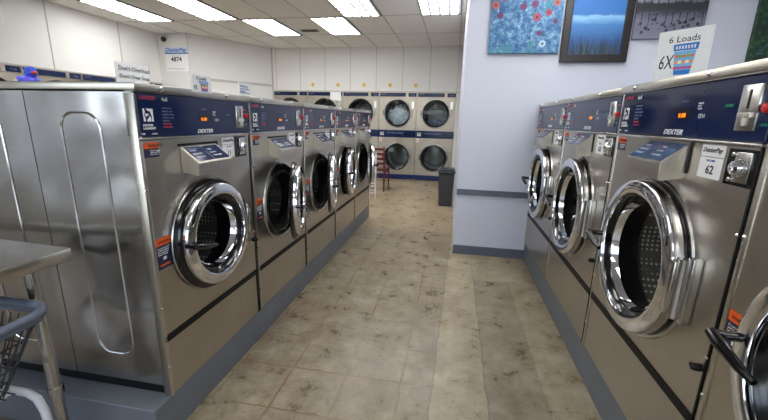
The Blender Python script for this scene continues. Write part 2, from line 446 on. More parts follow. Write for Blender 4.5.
for i,y in enumerate((1.981,2.869,3.757,1.093)):
    o=pr_ if i==0 else copy_tree(pr_)
    o.location=(XR,y,PL); o.rotation_euler=(0,0,-PI/2); o['label']=R_lab[i]; o['category']='washing machine'; o['group']='right row washing machines'
    if i in (0,1):
        text('label_number','62' if i==0 else '63',.036,'ink',child(o,'payment_label'),(.684,-.0024,1.214-PL),bold=.0006)
text('label_number','11',.032,'ink',child(pl_,'payment_label'),(.540,-.0024,1.160-PL),bold=.0006)
# plinths
b=nb(); bx(b,-2.06,XL-.004,1.075,4.985,0,PL-.001,bev=.004)
tag(obj('washer_plinth',b,'plinth'),'long grey painted plinth under the left row of washing machines','plinth')
b=nb(); bx(b,XR+.004,1.72,.20,PY-.017,0,PL-.001,bev=.004)
tag(obj('washer_plinth',b,'plinth'),'long grey painted plinth under the right row of washing machines','plinth')

# ------------------------------------------------------------------ dryers
def make_dryer():
    W=.857; e=.003; D=1.1
    t=thing('stacked_dryer','','tumble dryer')
    P=lambda n,b,m,par=None,s=False: obj(n,b,m,par or t,s)
    b=nb(); bx(b,e,e+.01,.004,D,0,1.95); bx(b,W-e-.01,W-e,.004,D,0,1.95); bx(b,e,W-e,D-.01,D,0,1.95); bx(b,e,W-e,.004,D,1.94,1.952)
    P('cabinet',b,'dface')
    P('base_panel',box(e,W-e,-.002,.02,0,.11,bev=.003),'navy2')
    cx=.43
    doors=[]
    for z0,z1,cz in ((.115,.962,.525),(1.128,1.85,1.505)):
        P('front_panel',plate_hole(nb(),e,W-e,z0,z1,cx,cz,.275,0,.012),'dface')
        P('drum',lathe_y(nb(),cx,cz,[(.28,.01),(.36,.05),(.36,.75),(.2,.78)],40,cap1=True),'drum',s=True)
        d=P('door',lathe_y(nb(),cx,cz,[(.318,-.001),(.320,-.016),(.310,-.026),(.285,-.028),(.268,-.022),(.262,-.010),(.262,.010)],56),'satin',s=True)
        obj('door_seal',lathe_y(nb(),cx,cz,[(.300,-.0275),(.302,-.034),(.280,-.036),(.262,-.024),(.258,.006)],56),'blackgloss',d,True)
        obj('door_glass',lathe_y(nb(),cx,cz,[(.270,-.020),(.200,-.030),(.1,-.034),(.004,-.035)],48,cap1=True),'dglass',d,True)
        b=nb(); tube(b,[(cx-.315,-.02,cz-.05),(cx-.325,-.05,cz-.045),(cx-.325,-.05,cz+.045),(cx-.315,-.02,cz+.05)],.008,8); obj('door_handle',b,'blackgloss',d,True)
        b=nb(); tube(b,[(cx+.328,-.014,cz-.07),(cx+.328,-.014,cz+.07)],.011,10); obj('hinge',b,'satin',d,True)
        # lint hatch outline beside the door
        P('access_hatch',box(W-.105,W-.02,-.003,0,cz-.26,cz+.02,bev=.001),'dface')
    P('mid_panel',box(e,W-e,-.004,.02,.965,1.125,bev=.003),'navy')
    mp=child(t,'mid_panel')
    text('emblem','G',.1,'white',mp,(.05,-.0045,1.01),bold=.003); text('panel_lettering','DEXTER LAUNDRY',.045,'grey',mp,(.20,-.0045,1.05),shear=.2)
    obj('logo_square',box(.035,.045,-.006,0,1.0,1.09),'white',mp)
    for x in (.55,.62): obj('digit_window',box(x,x+.05,-.006,0,1.02,1.05),'blackgloss',mp)
    P('small_sign',box(.02,.075,-.004,0,.87,.95),'paper'); obj('red_mark',box(.03,.065,-.005,0,.885,.92),'red',child(t,'small_sign'))
    tp=P('control_panel',box(.02,.605,-.006,.01,1.862,1.942,bev=.004),'navy'); text('panel_lettering','DEXTER',.03,'grey',tp,(.05,-.0065,1.905),shear=.3)
    bp=P('badge_panel',box(.665,.845,-.006,.01,1.862,1.942,bev=.004),'navy'); text('panel_lettering','T-30',.04,'grey',bp,(.72,-.0065,1.885))
    b=nb(); bx(b,e,W-e,-.001,.02,1.855,1.95); P('top_rail',b,'dface')
    P('coin_box',box(.74,.80,-.010,0,1.60,1.76,bev=.004),'satin')
    return t
pd=make_dryer()
D_lab=['farthest-right stacked steel tumble dryer on the back wall, behind the charcoal bin',
 'stacked steel tumble dryer on the back wall with white laundry in its upper drum',
 'middle stacked tumble dryer of five on the back wall, behind the far washing machines',
 'stacked tumble dryer second from the left on the back wall, only its top showing',
 'leftmost stacked steel tumble dryer on the back wall, only its top strip showing']
for i in range(5):
    o=pd if i==0 else copy_tree(pd)
    o.location=(-.002-.859*(i+1),8.6,0); o['label']=D_lab[i]; o['category']='tumble dryer'; o['group']='stacked dryers along the back wall'
LW=[(3.56,'stacked tumble dryer on the left wall nearest the frame edge, behind the blue rubber duck'),
 (4.42,'stacked tumble dryer on the left wall, navy top strip right of the blue rubber duck'),
 (5.28,'stacked tumble dryer on the left wall just left of the Do not overload sign'),
 (6.14,'farthest stacked tumble dryer on the left wall, behind the Do not overload sign')]
for y,l in LW:
    o=copy_tree(pd); o.location=(-5.93,y,0); o.rotation_euler=(0,0,PI/2); o['label']=l; o['category']='tumble dryer'; o['group']='stacked dryers along the left wall'
# laundry inside two upper drums
def clothes(loc,m,label,n,seed):
    random.seed(seed); b=nb()
    bmesh.ops.create_icosphere(b,subdivisions=4,radius=1)
    from mathutils import noise as N
    for v in b.verts:
        d=v.co.normalized(); q=N.fractal(d*2.2+Vector((seed,0,0)),1,2,4)*.35+N.cell(d*3+Vector((seed,1,0)))*.12
        v.co=d*(.85+q)
        v.co=Vector((v.co.x*.24,v.co.y*.12,v.co.z*n))
    o=obj('laundry_pile',b,m,None,True); o.location=loc; return tag(o,label,'laundry')
clothes((-1.30,8.86,1.44),'cloth','white laundry tumbling in the upper drum of the back-wall dryer right of centre',.25,3)
clothes((-.44,8.90,1.30),'dcloth','pale laundry lying low in the upper drum of the farthest-right dryer',.10,9)

# ------------------------------------------------------------------ setting
# floor
def floor_mat():
    t=NT('worn_concrete'); v=t.coord()
    sp=t.n('ShaderNodeSeparateXYZ'); t.l(v,sp.inputs[0]); X,Y=sp.outputs[0],sp.outputs[1]
    n1=t.noise(v,1.6,8,.62); n2=t.noise(v,7,8,.7); n3=t.noise(v,28,6,.65)
    wob=t.math('MULTIPLY_ADD',t.noise(v,3,4),.02,-.01)
    wobf=t.math('MULTIPLY_ADD',t.noise(v,14,5),.03,-.015)
    Xw=t.math('ADD',t.math('ADD',X,wob),wobf); Yw=t.math('ADD',Y,wobf)
    left=t.ramp(n2,[(.30,rgb(104,92,72)),(.45,rgb(130,120,101)),(.56,rgb(149,139,119)),(.70,rgb(170,162,144))])
    left=t.mix(t.math('MULTIPLY',t.math('SUBTRACT',n1,.42),2.2),left,rgb(128,112,92))
    band=t.ramp(n2,[(.25,rgb(122,109,86)),(.5,rgb(158,146,122)),(.75,rgb(178,168,146))])
    right=t.ramp(n2,[(.25,rgb(98,86,66)),(.5,rgb(136,126,106)),(.75,rgb(160,150,132))])
    # tile ghost lines
    def lines(A,o,w):
        f=t.math('ABSOLUTE',t.math('SUBTRACT',t.math('FRACT',t.math('DIVIDE',t.math('SUBTRACT',A,o),.3)),.5))
        return t.math('SMOOTH_MIN',1,t.math('DIVIDE',t.math('SUBTRACT',f,.5-w),w)) if False else t.math('GREATER_THAN',f,.5-w)
    gx=lines(Xw,.11,.024); gy=lines(Yw,.18,.02)
    grid=t.math('MAXIMUM',gx,gy)
    patch=t.ramp(t.noise(v,2.3,3),[(.42,(0,0,0,1)),(.60,(1,1,1,1))])
    lim=t.math('MULTIPLY',t.math('LESS_THAN',Yw,4.45),t.math('GREATER_THAN',X,-1.2))
    gf=t.math('MULTIPLY',t.math('MULTIPLY',grid,lim),t.math('MULTIPLY_ADD',patch,.75,.12))
    left=t.mix(t.math('MULTIPLY',gf,.95),left,rgb(112,84,52))
    # fainter, finer darker joints over the tiled area
    g2=t.math('MAXIMUM',lines(Xw,-.04,.010),lines(Yw,.03,.010))
    g2=t.math('MULTIPLY',t.math('MULTIPLY',g2,lim),t.ramp(t.noise(v,3.1,3),[(.40,(0,0,0,1)),(.62,(.55,.55,.55,1))]))
    left=t.mix(g2,left,rgb(96,86,68))
    Xs=t.math('SUBTRACT',Xw,t.math('MULTIPLY_ADD',Y,.026,-.07))
    inL=t.math('LESS_THAN',Xs,.0)
    patchm=t.math('MULTIPLY',t.math('MULTIPLY',t.math('GREATER_THAN',Xw,.25),t.math('LESS_THAN',Xw,.545)),t.math('LESS_THAN',Yw,3.12))
    far=t.math('GREATER_THAN',Yw,4.45)
    farc=t.ramp(n2,[(.25,rgb(124,108,84)),(.5,rgb(156,141,116)),(.75,rgb(178,165,140))])
    c=t.mix(patchm,band,right); c=t.mix(inL,c,left); c=t.mix(far,c,farc)
    def near(A,x,w): return t.math('LESS_THAN',t.math('ABSOLUTE',t.math('SUBTRACT',A,x)),w)
    ck=t.math('MAXIMUM',near(Xs,.0,.0035),t.math('MULTIPLY',near(Xw,.25,.0035),t.math('LESS_THAN',Yw,3.5))); ck=t.math('MAXIMUM',ck,near(Yw,4.45,.005))
    dg=t.math('ADD',t.math('MULTIPLY',Xw,.75),Yw); ck=t.math('MAXIMUM',ck,t.math('MULTIPLY',near(dg,5.1,.006),far))
    ck=t.math('MULTIPLY',ck,t.math('MULTIPLY_ADD',n3,1.2,-.05))
    c=t.mix(ck,c,rgb(84,72,58))
    big=t.ramp(t.noise(v,2.2,9,.75),[(.36,(.70,.64,.56,1)),(.50,(.95,.94,.92,1)),(.62,(1.12,1.12,1.12,1))])
    c=t.mix(.8,c,t.mix(1,c,big,'MULTIPLY'))
    sp2=t.ramp(n3,[(.25,(.78,.74,.68,1)),(.42,(1,1,1,1)),(.7,(1,1,1,1)),(.82,(1.0,.98,.95,1))])
    c=t.mix(.8,c,t.mix(1,c,sp2,'MULTIPLY'))
    st=t.ramp(t.noise(v,4.5,7,.7),[(.30,(.66,.57,.46,1)),(.46,(.93,.91,.88,1)),(.60,(1.0,1.0,1.0,1))])
    c=t.mix(.7,c,t.mix(1,c,st,'MULTIPLY'))
    t.l(c,t.b.inputs['Base Color'])
    t.l(t.ramp(n2,[(.3,(.22,)*3+(1,)),(.7,(.45,)*3+(1,))]),t.b.inputs['Roughness'])
    t.bump(n3,.12,.01); return t.m
M['floor']=floor_mat()
struct('floor',box(-7.2,3.4,-3.6,9.9,-.1,0),'floor')
ZC=2.91
def ceil_mat():
    t=NT('ceiling_tile'); v=t.coord(); n=t.noise(v,90,3,.7); 
    t.l(t.ramp(n,[(.3,rgb(236,235,232)),(.6,rgb(248,247,244))]),t.b.inputs['Base Color']); t.b.inputs['Roughness'].default_value=.9
    t.bump(n,.2,.004); return t.m
M['ceil']=ceil_mat()
struct('ceiling',box(-7.2,3.4,-3.6,9.9,ZC,ZC+.1),'ceil')
b=nb()
for i in range(-10,6):
    bx(b,i*.6-.012,i*.6+.012,-3.5,8.6,ZC-.006,ZC+.001)
for j in range(-8,3):
    y=6.13+1.22*j
    if y>8.55: continue
    bx(b,-5.93,3.2,y-.012,y+.012,ZC-.0055,ZC+.001)
struct('trim_1',b,'tbar')
# walls
b=nb(); bx(b,-4.36,.064,8.6,8.7,1.956,ZC); bx(b,.0,.064,8.6,8.7,0,1.956); struct('wall_back',b,'wall')
struct('wall_back_upper',box(-7.2,3.4,9.8,9.9,0,ZC),'wall')
b=nb(); bx(b,-6.03,-5.93,3.56,7.0,1.956,ZC); bx(b,-6.03,-5.93,-3.5,3.55,0,ZC); bx(b,-7.2,-7.1,-3.5,9.8,0,ZC); struct('wall_left',b,'wall')
b=nb(); bx(b,-7.1,-5.27,7.003,7.10,0,ZC); struct('wall_left_return',b,'wall')
# angled wall
def prism(pts,z0,z1):
    b=nb(); a=[b.verts.new((x,y,z0)) for x,y in pts]; c=[b.verts.new((x,y,z1)) for x,y in pts]
    b.faces.new(a[::-1]); b.faces.new(c); n=len(pts)
    for i in range(n): b.faces.new((a[i],a[(i+1)%n],c[(i+1)%n],c[i]))
    bmesh.ops.recalc_face_normals(b,faces=b.faces[:]); return b
struct('wall_left_corner',prism([(-5.27,7.003),(-4.305,8.6),(-4.36,9.7),(-5.5,9.7),(-5.5,7.103),(-5.27,7.103)],0,ZC),'wall')
struct('trim_2',prism([(-5.20,7.10),(-4.315,8.56),(-4.345,8.58),(-5.23,7.12)],2.05,2.10),'seam')
# pier
b=nb(); bx(b,.066,3.3,PY,PY+.1,0,ZC); struct('wall_pier',b,'lav'); struct('wall_pier_side',box(.066,.16,PY+.1,9.8,0,ZC),'lav')
b=nb(); bx(b,3.2,3.3,-3.5,PY,0,ZC); struct('wall_right',b,'lav')
b=nb(); bx(b,.066,3.2,PY-.016,PY,.63,.69,bev=.003); struct('trim_3',b,'trim')
b=nb(); bx(b,.066,3.2,PY-.014,PY,0,.095,bev=.003); struct('baseboard_right',b,'trim')
# front wall with shop windows
b=nb(); bx(b,-7.2,3.4,-3.6,-3.5,0,.5); bx(b,-7.2,3.4,-3.6,-3.5,2.6,ZC)
bx(b,-7.2,-1.4,-3.6,-3.5,.5,.9); bx(b,-4.2,-4.0,-3.6,-3.5,.9,2.6); bx(b,-1.6,-1.4,-3.6,-3.5,.9,2.6); bx(b,1.0,1.2,-3.6,-3.5,.5,2.6); bx(b,3.2,3.4,-3.6,-3.5,.5,2.6)
struct('wall_front',b,'wall')
for i,(x0,x1) in enumerate(((-1.4,1.0),(1.2,3.2))):
    struct('window_%d'%(i+1),box(x0,x1,-3.56,-3.55,.5,2.6),'window')
for i,(x0,x1) in enumerate(((-7.0,-4.2),(-4.0,-1.6))):
    struct('window_%d'%(i+3),box(x0,x1,-3.56,-3.55,.9,2.6),'window')
# wall boards above the back dryers (joints) and the left wall
b=nb()
for i in range(0,8):
    x=-4.2+.6*i
    if x<.05: bx(b,x-.006,x+.006,8.596,8.6,1.96,ZC)
bx(b,-4.3,.06,8.590,8.6,1.955,1.975)
for y in (3.66,4.88,6.10): bx(b,-5.93,-5.925,y-.008,y+.008,1.96,ZC)
bx(b,-5.93,-5.92,3.56,7.0,1.955,1.97); bx(b,-5.275,-5.262,6.995,7.003,0,ZC)
bx(b,-4.31,-4.28,8.585,8.6,0,ZC)
struct('trim_4',b,'seam')

# ceiling lights
def diff_mat():
    t=NT('light_diffuser'); v=t.coord()
    sp=t.n('ShaderNodeSeparateXYZ'); t.l(v,sp.inputs[0])
    fx=t.math('ABSOLUTE',t.math('SUBTRACT',t.math('FRACT',t.math('DIVIDE',sp.outputs[0],.14)),.5))
    fy=t.math('ABSOLUTE',t.math('SUBTRACT',t.math('FRACT',t.math('DIVIDE',sp.outputs[1],.1433)),.5))
    g=t.math('GREATER_THAN',t.math('MAXIMUM',fx,fy),.37)
    t.l(t.mix(g,(1,1,.99,1),(.012,.0125,.014,1)),t.b.inputs['Emission Color'])
    t.b.inputs['Emission Strength'].default_value=LIGHT
    t.b.inputs['Base Color'].default_value=(.8,.8,.8,1); return t.m
LIGHT=9
M['diff']=diff_mat()
lt=None
lights=[(-5.4,4.91,'left of the frame top, nearest the left wall'),(-4.2,4.91,'second from the left in the near row'),(-1.8,4.91,'third from the left in the near row, above the aisle'),(-.6,4.91,'rightmost, beside the lavender pier'),
 (-3.6,6.13,'left one of the far pair'),(-2.4,6.13,'right one of the far pair'),
 (-1.2,2.47,''),(1.2,1.25,''),(.6,2.47,''),(-2.4,3.69,''),(-1.2,.03,''),(1.2,-1.19,''),(-1.2,-2.41,''),(-4.8,1.25,'')]  # blank ones are unseen panels; some added for brightness, one for the pier wall
for x,y,l in lights:
    if lt is None:
        lt=thing('ceiling_light','','ceiling light')
        b=nb()
        for a in ((.006,.594,.006,.026),(.006,.594,1.194,1.214),(.006,.022,.006,1.214),(.578,.594,.006,1.214)): bx(b,*a,-.014,0)
        obj('light_frame',b,'lframe',lt); obj('diffuser',box(.020,.580,.024,1.196,-.010,-.001),'diff',lt)
        o=lt
    else: o=copy_tree(lt)
    o.location=(x,y,ZC-.001)
    o['label']='lit rectangular ceiling panel light, '+l if l else 'lit rectangular ceiling panel light unseen outside the frame'
    o['category']='ceiling light'; o['group']='ceiling panel lights' if l else 'ceiling panel lights over the entrance side'
# vents
v=thing('ceiling_vent','small dark slatted vent in the ceiling left of the far right panel light','vent',(-2.72,6.98,ZC-.004))
obj('vent_frame',box(-.17,.17,-.085,.085,-.008,0),'tbar',v)
b=nb()
for i in range(7): bx(b,-.15,.15,-.07+.02*i,-.060+.02*i,-.012,-.007)
obj('slats',b,'vent',v)
v=thing('ceiling_vent','long dark slot in the ceiling above the angled left wall','vent',(-4.98,7.62,ZC-.003),math.radians(54.7))
obj('slot_frame',box(-.32,.32,-.02,.02,-.010,0),'vent',v); obj('slot_blade',box(-.30,.30,-.006,.006,-.016,-.009),'ink',v)
v=thing('wall_vent','small slotted grey vent high on the left wall at the frame edge','vent',(-5.93,3.965,2.455),PI/2)
obj('vent_plate',box(-.02,.36,-.008,0,0,.24,bev=.002),'panelw',v)
b=nb()
for i in range(5): bx(b,.02,.31,-.011,-.007,.035+.042*i,.048+.042*i)
obj('slats',b,'vent',v)
# security camera
v=thing('security_camera','small dark dome camera high on the left return wall above the payment poster','camera',(-5.74,7.003,2.82))
obj('mount',box(-.05,.05,-.05,0,-.02,.06,bev=.01),'wmetal',v)
b=nb(); bmesh.ops.create_uvsphere(b,u_segments=16,v_segments=10,radius=.05); bmesh.ops.translate(b,verts=b.verts[:],vec=(0,-.06,-.03)); obj('lens_dome',b,'blackgloss',v,True)
# DexterPay poster
v=thing('payment_poster','white and blue payment poster reading 4874 on the far left wall','poster',(-5.79,7.0,2.20))
obj('sheet',box(0,.52,-.006,0,0,.45),'paper',v); obj('header_band',box(0,.52,-.008,0,.325,.445),'bluepr',v)
obj('header_field',box(0,.52,-.0095,0,.348,.445),mat('pale_blue_print',(200,215,240),.6),v)
text('poster_title','DexterPay',.105,'bluepr',v,(.03,-.0105,.365),shear=.3,bold=.002); text('poster_number','4874',.12,'ink',v,(.13,-.0068,.185),bold=.003)
text('poster_caption','Location Code',.035,'grey',v,(.15,-.0068,.28)); text('poster_footer','DexterPay  Download the app to pay',.024,'ink',v,(.05,-.0068,.04))

# yellow number cut-outs on the boards
def cutout(x,n,label):
    b=nb(); pts=[]
    for k in range(28):
        a=2*PI*k/28; r=.042+.007*math.sin(a*4+n)+.006*math.sin(a*9+2*n); pts.append((r*math.cos(a),r*1.1*math.sin(a)))
    poly(b,pts,.004)
    o=obj('wall_sticker',b,mat('yellow_paper_%d'%n,(232,200,112),.6)); o.location=(x,8.6,2.105)
    tag(o,label,'sticker','yellow stickers above the back dryers')
    text('sticker_number',str(n),.055,'oduck' ,o,(-.015,-.0045,-.018),bold=.002)
for x,n,l in ((-3.3,1,'leftmost yellow number sticker on the white boards above the back dryers'),(-2.69,2,'second yellow number sticker from the left above the back dryers'),(-2.08,3,'middle yellow number sticker above the back dryers'),(-1.48,4,'fourth yellow number sticker from the left above the back dryers'),(-.9,5,'rightmost yellow number sticker above the back dryers')): cutout(x,n,l)
# paper taped over a back dryer strip
tag(obj('taped_notice',box(-2.88,-2.62,8.5915,8.5935,1.76,1.95),'paper'),'blank white paper taped over a back dryer top strip','notice')

# signs on the washers
def sign(name,label,loc,rz,w,h,tilt=0):
    v=thing(name,label,'sign',loc,rz); v.rotation_euler=(math.radians(-tilt),0,rz) if tilt else (0,0,rz)
    obj('card',box(0,w,0,.004,0,h),'paper',v); return v
def basket(v,x,z,w,h,y=-.001):
    b=nb()
    def q(x0,z0,x1,z1,bx_=0,mi=0): # trapezoid
        poly(b,[(x+x0*w,z+z0*h),(x+x1*w,z+z0*h),(x+(x1+bx_)*w,z+z1*h),(x+(x0-bx_)*w,z+z1*h)],.001,mi=mi)
    q(.18,.0,.82,.14,.02,0); q(.16,.14,.84,.76,.10,2); q(.02,.78,.98,1,.03,0)
    random.seed(4)
    bmesh.ops.translate(b,verts=b.verts[:],vec=(0,y,0))
    o=obj('basket_print',b,['bluepr2','white','bluepr3'],v)
    cols=['sp1','sp2','sp3','sp4','sp5','white']
    b=nb(); n=0
    for r in range(3):
        for c in range(5):
            cx_=x+(.2+.15*c)*w; cz_=z+(.22+.19*r)*h; rr=.075*w*(1+.3*random.random())
            poly(b,[(cx_+rr*math.cos(2*PI*k/10),cz_+rr*.9*math.sin(2*PI*k/10)) for k in range(10)],.0006,mi=(r*2+c*3)%6)
    for c in range(7): poly(b,[(x+(.1+.12*c)*w,z+.83*h),(x+(.17+.12*c)*w,z+.83*h),(x+(.17+.12*c)*w,z+.94*h),(x+(.1+.12*c)*w,z+.94*h)],.0006,mi=5)
    bmesh.ops.translate(b,verts=b.verts[:],vec=(0,y-.0012,0)); obj('clothes_print',b,cols,v)
M['bluepr2']=mat('basket_blue',(40,125,205),.6); M['bluepr3']=mat('basket_light_blue',(120,180,225),.6)
for i,c in enumerate(((220,80,120),(120,190,80),(235,160,60),(180,90,190),(240,110,90))): M['sp%d'%(i+1)]=mat('clothes_colour_%d'%i,c,.6)
v=sign('loads_sign','large white card reading 6 Loads 6X with a blue basket, standing on the right row',(.852,1.935,1.520),math.radians(-48),.192,.225)
text('sign_lettering','6 Loads',.036,'ink',v,(.040,-.0006,.175)); text('sign_lettering','6X',.080,'ink',v,(.016,-.0006,.072),shear=.08,sx=.55)
basket(v,.064,.045,.088,.122)
v=sign('loads_sign','small white card with a blue basket taped to the nearest left washing machine',(XL+.018,1.458,1.446),PI/2,.128,.073)
text('sign_lettering','4 Loads',.021,'ink',v,(.028,-.0006,.052)); text('sign_lettering','4X',.026,'ink',v,(.008,-.0006,.012),sx=.7); basket(v,.045,.006,.06,.042)
v=sign('soap_notice','small white card with blue text lines between the first and second left washing machines',(XL+.018,1.812,1.458),PI/2,.112,.062)
text('sign_lettering','High efficiency\nsoap only please\nthank you',.0125,'bluepr',v,(.010,-.0006,.040)); obj('blue_line',box(.008,.10,-.001,0,.010,.013),'bluepr',v)
v=sign('rules_sign','white card warning against overloading and over soaping, on top of the left row',(-2.0,2.002,1.456),PI/2,.248,.196)
text('sign_lettering',"Don't Overload",.037,'ink',v,(.020,-.0006,.150),bold=.0003); text('sign_lettering',"-Don't Over Soap",.033,'ink',v,(.012,-.0006,.105),bold=.0003)

# rubber ducks
def duck(loc,rz,s,body,head,beak,label):
    v=thing('rubber_duck',label,'toy duck',loc,rz)
    b=nb(); bmesh.ops.create_uvsphere(b,u_segments=24,v_segments=14,radius=1)
    for q in b.verts:
        x,y,z=q.co; tail=max(0,-x-.5)
        q.co=Vector((x*.062*s,y*.042*s,(max(z,-.75)+.75)*.026*s+tail*.05*s))
    obj('body',b,body,v,True)
    b=nb(); bmesh.ops.create_uvsphere(b,u_segments=20,v_segments=14,radius=.029*s); bmesh.ops.translate(b,verts=b.verts[:],vec=(.026*s,0,.062*s)); hd=obj('head',b,head,v,True)
    b=nb(); bmesh.ops.create_uvsphere(b,u_segments=14,v_segments=8,radius=1)
    for q in b.verts: q.co=Vector((q.co.x*.018*s+.060*s,q.co.y*.014*s,q.co.z*.007*s+.058*s+q.co.x*.002*s))
    obj('beak',b,beak,hd,True)
    for sy in (-1,1):
        b=nb(); bmesh.ops.create_uvsphere(b,u_segments=8,v_segments=6,radius=.0045*s); bmesh.ops.translate(b,verts=b.verts[:],vec=(.047*s,sy*.017*s,.070*s)); obj('eye',b,'ink',hd,True)
        b=nb(); bmesh.ops.create_uvsphere(b,u_segments=12,v_segments=8,radius=1)
        for q in b.verts: q.co=Vector((q.co.x*.030*s-.012*s,q.co.y*.006*s+sy*.041*s,q.co.z*.014*s+.026*s))
        obj('wing',b,body,v,True)
    return v
duck((-1.60,1.215,1.450),math.radians(-15),.70,'pduck','bduck','beak','blue rubber duck with orange beak on top of the nearest left washing machine')
duck((-1.86,1.76,1.456),math.radians(200),.62,'yduck','yduck','beak','tiny yellow rubber duck on the left washing machine top by the rules sign')
duck((.95,1.625,1.522),math.radians(190),.50,'oduck','oduck','beak','tiny amber rubber duck on the right row, beside the 6 Loads sign')

# pictures on the pier
def ramp_mat(name,stops,z0,z1,nz=.08,ns=6,stretch=(1,1,1),rough=.5):
    t=NT(name); v=t.coord(); sp=t.n('ShaderNodeSeparateXYZ'); t.l(v,sp.inputs[0])
    n=t.noise(t.coord(stretch),ns,8,.7)
    f=t.math('DIVIDE',t.math('SUBTRACT',sp.outputs[2],z0),z1-z0)
    f=t.math('ADD',f,t.math('MULTIPLY_ADD',n,nz*2,-nz)); t.l(t.ramp(f,stops),t.b.inputs['Base Color']); t.b.inputs['Roughness'].default_value=rough
    return t.m
def flower_mat():
    t=NT('painted_blue_field'); v=t.coord(); n=t.noise(v,22,8,.75); m=t.noise(t.coord((1,1,.6)),9,6,.7)
    a=t.ramp(n,[(.30,rgb(18,50,92)),(.45,rgb(52,100,150)),(.55,rgb(92,140,178)),(.66,rgb(150,185,205))])
    c=t.mix(t.math('GREATER_THAN',m,.58),a,rgb(60,128,140)); t.l(c,t.b.inputs['Base Color']); return t.m
v=thing('flower_painting','unframed blue canvas with red and pink flowers, leftmost on the lavender wall','painting',(0.258,PY+.0015,1.962))
obj('canvas',box(0,.605,-.03,0,0,.80,bev=.003),flower_mat(),v)
random.seed(11); b=nb()
for i,(u_,v_,k) in enumerate(((497,18,1),(500,1,0),(533,20,0),(551,7,2),(544,16,0),(541,45,4),(537,35,1),(538,2,0),(519,10,1),(492,8,2),(526,-12,0),(548,-20,2),(505,-22,0),(515,-8,1),(530,8,1),(551,24,1))):
    fx,fz=(u_-488)/115,(54-v_)/115
    R_=.014+.010*random.random()
    for p in range(7):
        a=2*PI*p/7+i; cx_,cz_=fx+R_*math.cos(a),fz+R_*math.sin(a)
        poly(b,[(cx_+R_*.62*math.cos(2*PI*q/8),cz_+R_*.62*math.sin(2*PI*q/8)) for q in range(8)],.0006+.0001*p,mi=k)
    poly(b,[(fx+R_*.5*math.cos(2*PI*q/10),fz+R_*.5*math.sin(2*PI*q/10)) for q in range(10)],.0018,mi=3)
for i in range(46):
    fx=.03+.54*random.random(); fz=.02+.74*random.random(); a=random.random()*PI; L=.03+.04*random.random()
    dx,dz=math.cos(a)*L,math.sin(a)*L; nx,nz=-math.sin(a)*.008,math.cos(a)*.008
    fx=min(max(fx,.06),.54); fz=min(max(fz,.06),.73); dx*=.6; dz*=.6
    poly(b,[(fx-dx,fz-dz),(fx-nx*.4,fz-nz*.4),(fx+dx,fz+dz),(fx+nx*.4,fz+nz*.4)],.0004,mi=random.choice((4,5,5)))
bmesh.ops.translate(b,verts=b.verts[:],vec=(0,-.030,0))
obj('painted_flowers',b,[mat('paint_rose',(150,74,98),.5),mat('paint_plum',(96,60,104),.5),mat('paint_coral',(168,92,88),.5),mat('paint_dark_red',(110,30,40),.5),mat('paint_pale',(160,196,214),.5),mat('paint_deep',(24,56,96),.5)],v)
v=thing('framed_painting','dark wood framed painting of a blue lake with dark reeds, middle of the lavender wall','painting',(0.880,PY,1.886))
b=nb(); w,h,f=.545,.80,.062
for a in ((0,w,0,f),(0,w,h-f,h)): bx(b,a[0],a[1],-.035,0,a[2],a[3],bev=.006)
for a in ((0,f),(w-f,w)): bx(b,a[0],a[1],-.034,0,f*.6,h-f*.6,bev=.006)
obj('frame',b,mat('dark_frame_wood',(27,20,19),.3,noise=.3,nscale=14),v)
obj('canvas',box(f-.005,w-f+.005,-.018,-.002,f-.005,h-f+.005),ramp_mat('painted_lake',[(0,rgb(16,36,70)),(.18,rgb(34,76,130)),(.38,rgb(60,120,180)),(.46,rgb(130,180,215)),(.48,rgb(50,110,175)),(1,rgb(24,100,185))],0,.8,.05,9,(1,1,4)),v)
b=nb(); random.seed(5)
for i in range(120):
    x=f+.01+(w-2*f-.03)*random.random(); hh=.06+.16*random.random()*(.5+abs(x/w-.5)); lean=(random.random()-.5)*.03; x=min(max(x,f+.02),w-f-.03)
    poly(b,[(x,f),(x+.007,f),(x+.003+lean,f+hh)],.0006+random.random()*.0008,mi=i%3)
bmesh.ops.translate(b,verts=b.verts[:],vec=(0,-.018,0)); obj('painted_reeds',b,[mat('paint_reed',(16,30,40),.5),mat('paint_reed_green',(34,56,60),.5),mat('paint_reed_grey',(60,84,100),.5)],v)
v=thing('tree_painting','unframed grey and violet painting of bare trees mirrored in water','painting',(1.441,PY+.0015,2.069))
obj('canvas',box(0,.53,-.03,0,0,.62,bev=.003),ramp_mat('painted_pond',[(0,rgb(120,122,138)),(.25,rgb(112,112,132)),(.34,rgb(52,52,62)),(.44,rgb(40,42,48)),(.47,rgb(126,128,142)),(.8,rgb(104,106,120)),(1,rgb(60,62,72))],0,.62,.10,12,(1,1,3)),v)
b=nb(); random.seed(21)
for i in range(9):
    x=.04+.055*i+random.random()*.02; hh=.14+.12*random.random()
    poly(b,[(x,.26),(x+.010,.26),(x+.006,.26+hh)],.0008)
    poly(b,[(x,.20),(x+.004,.20-hh*.6),(x+.009,.20)],.0008)
    for k in range(14):
        a=2*PI*k/14*1.7; r=.012+.034*random.random(); px_=min(max(x+math.cos(a)*r,.02),.50); pz=.26+hh*.8+math.sin(a)*r
        if k%3==2: pz=max(.03,.20-hh*.5+math.sin(a)*r*.8)
        s=.006+.010*random.random(); poly(b,[(px_+s*math.cos(2*PI*q/6+k),pz+s*math.sin(2*PI*q/6+k)) for q in range(6)],.0007,mi=k%2)
bmesh.ops.translate(b,verts=b.verts[:],vec=(0,-.030,0)); obj('painted_trees',b,[mat('paint_black',(34,34,42),.5),mat('paint_slate',(62,64,76),.5)],v)
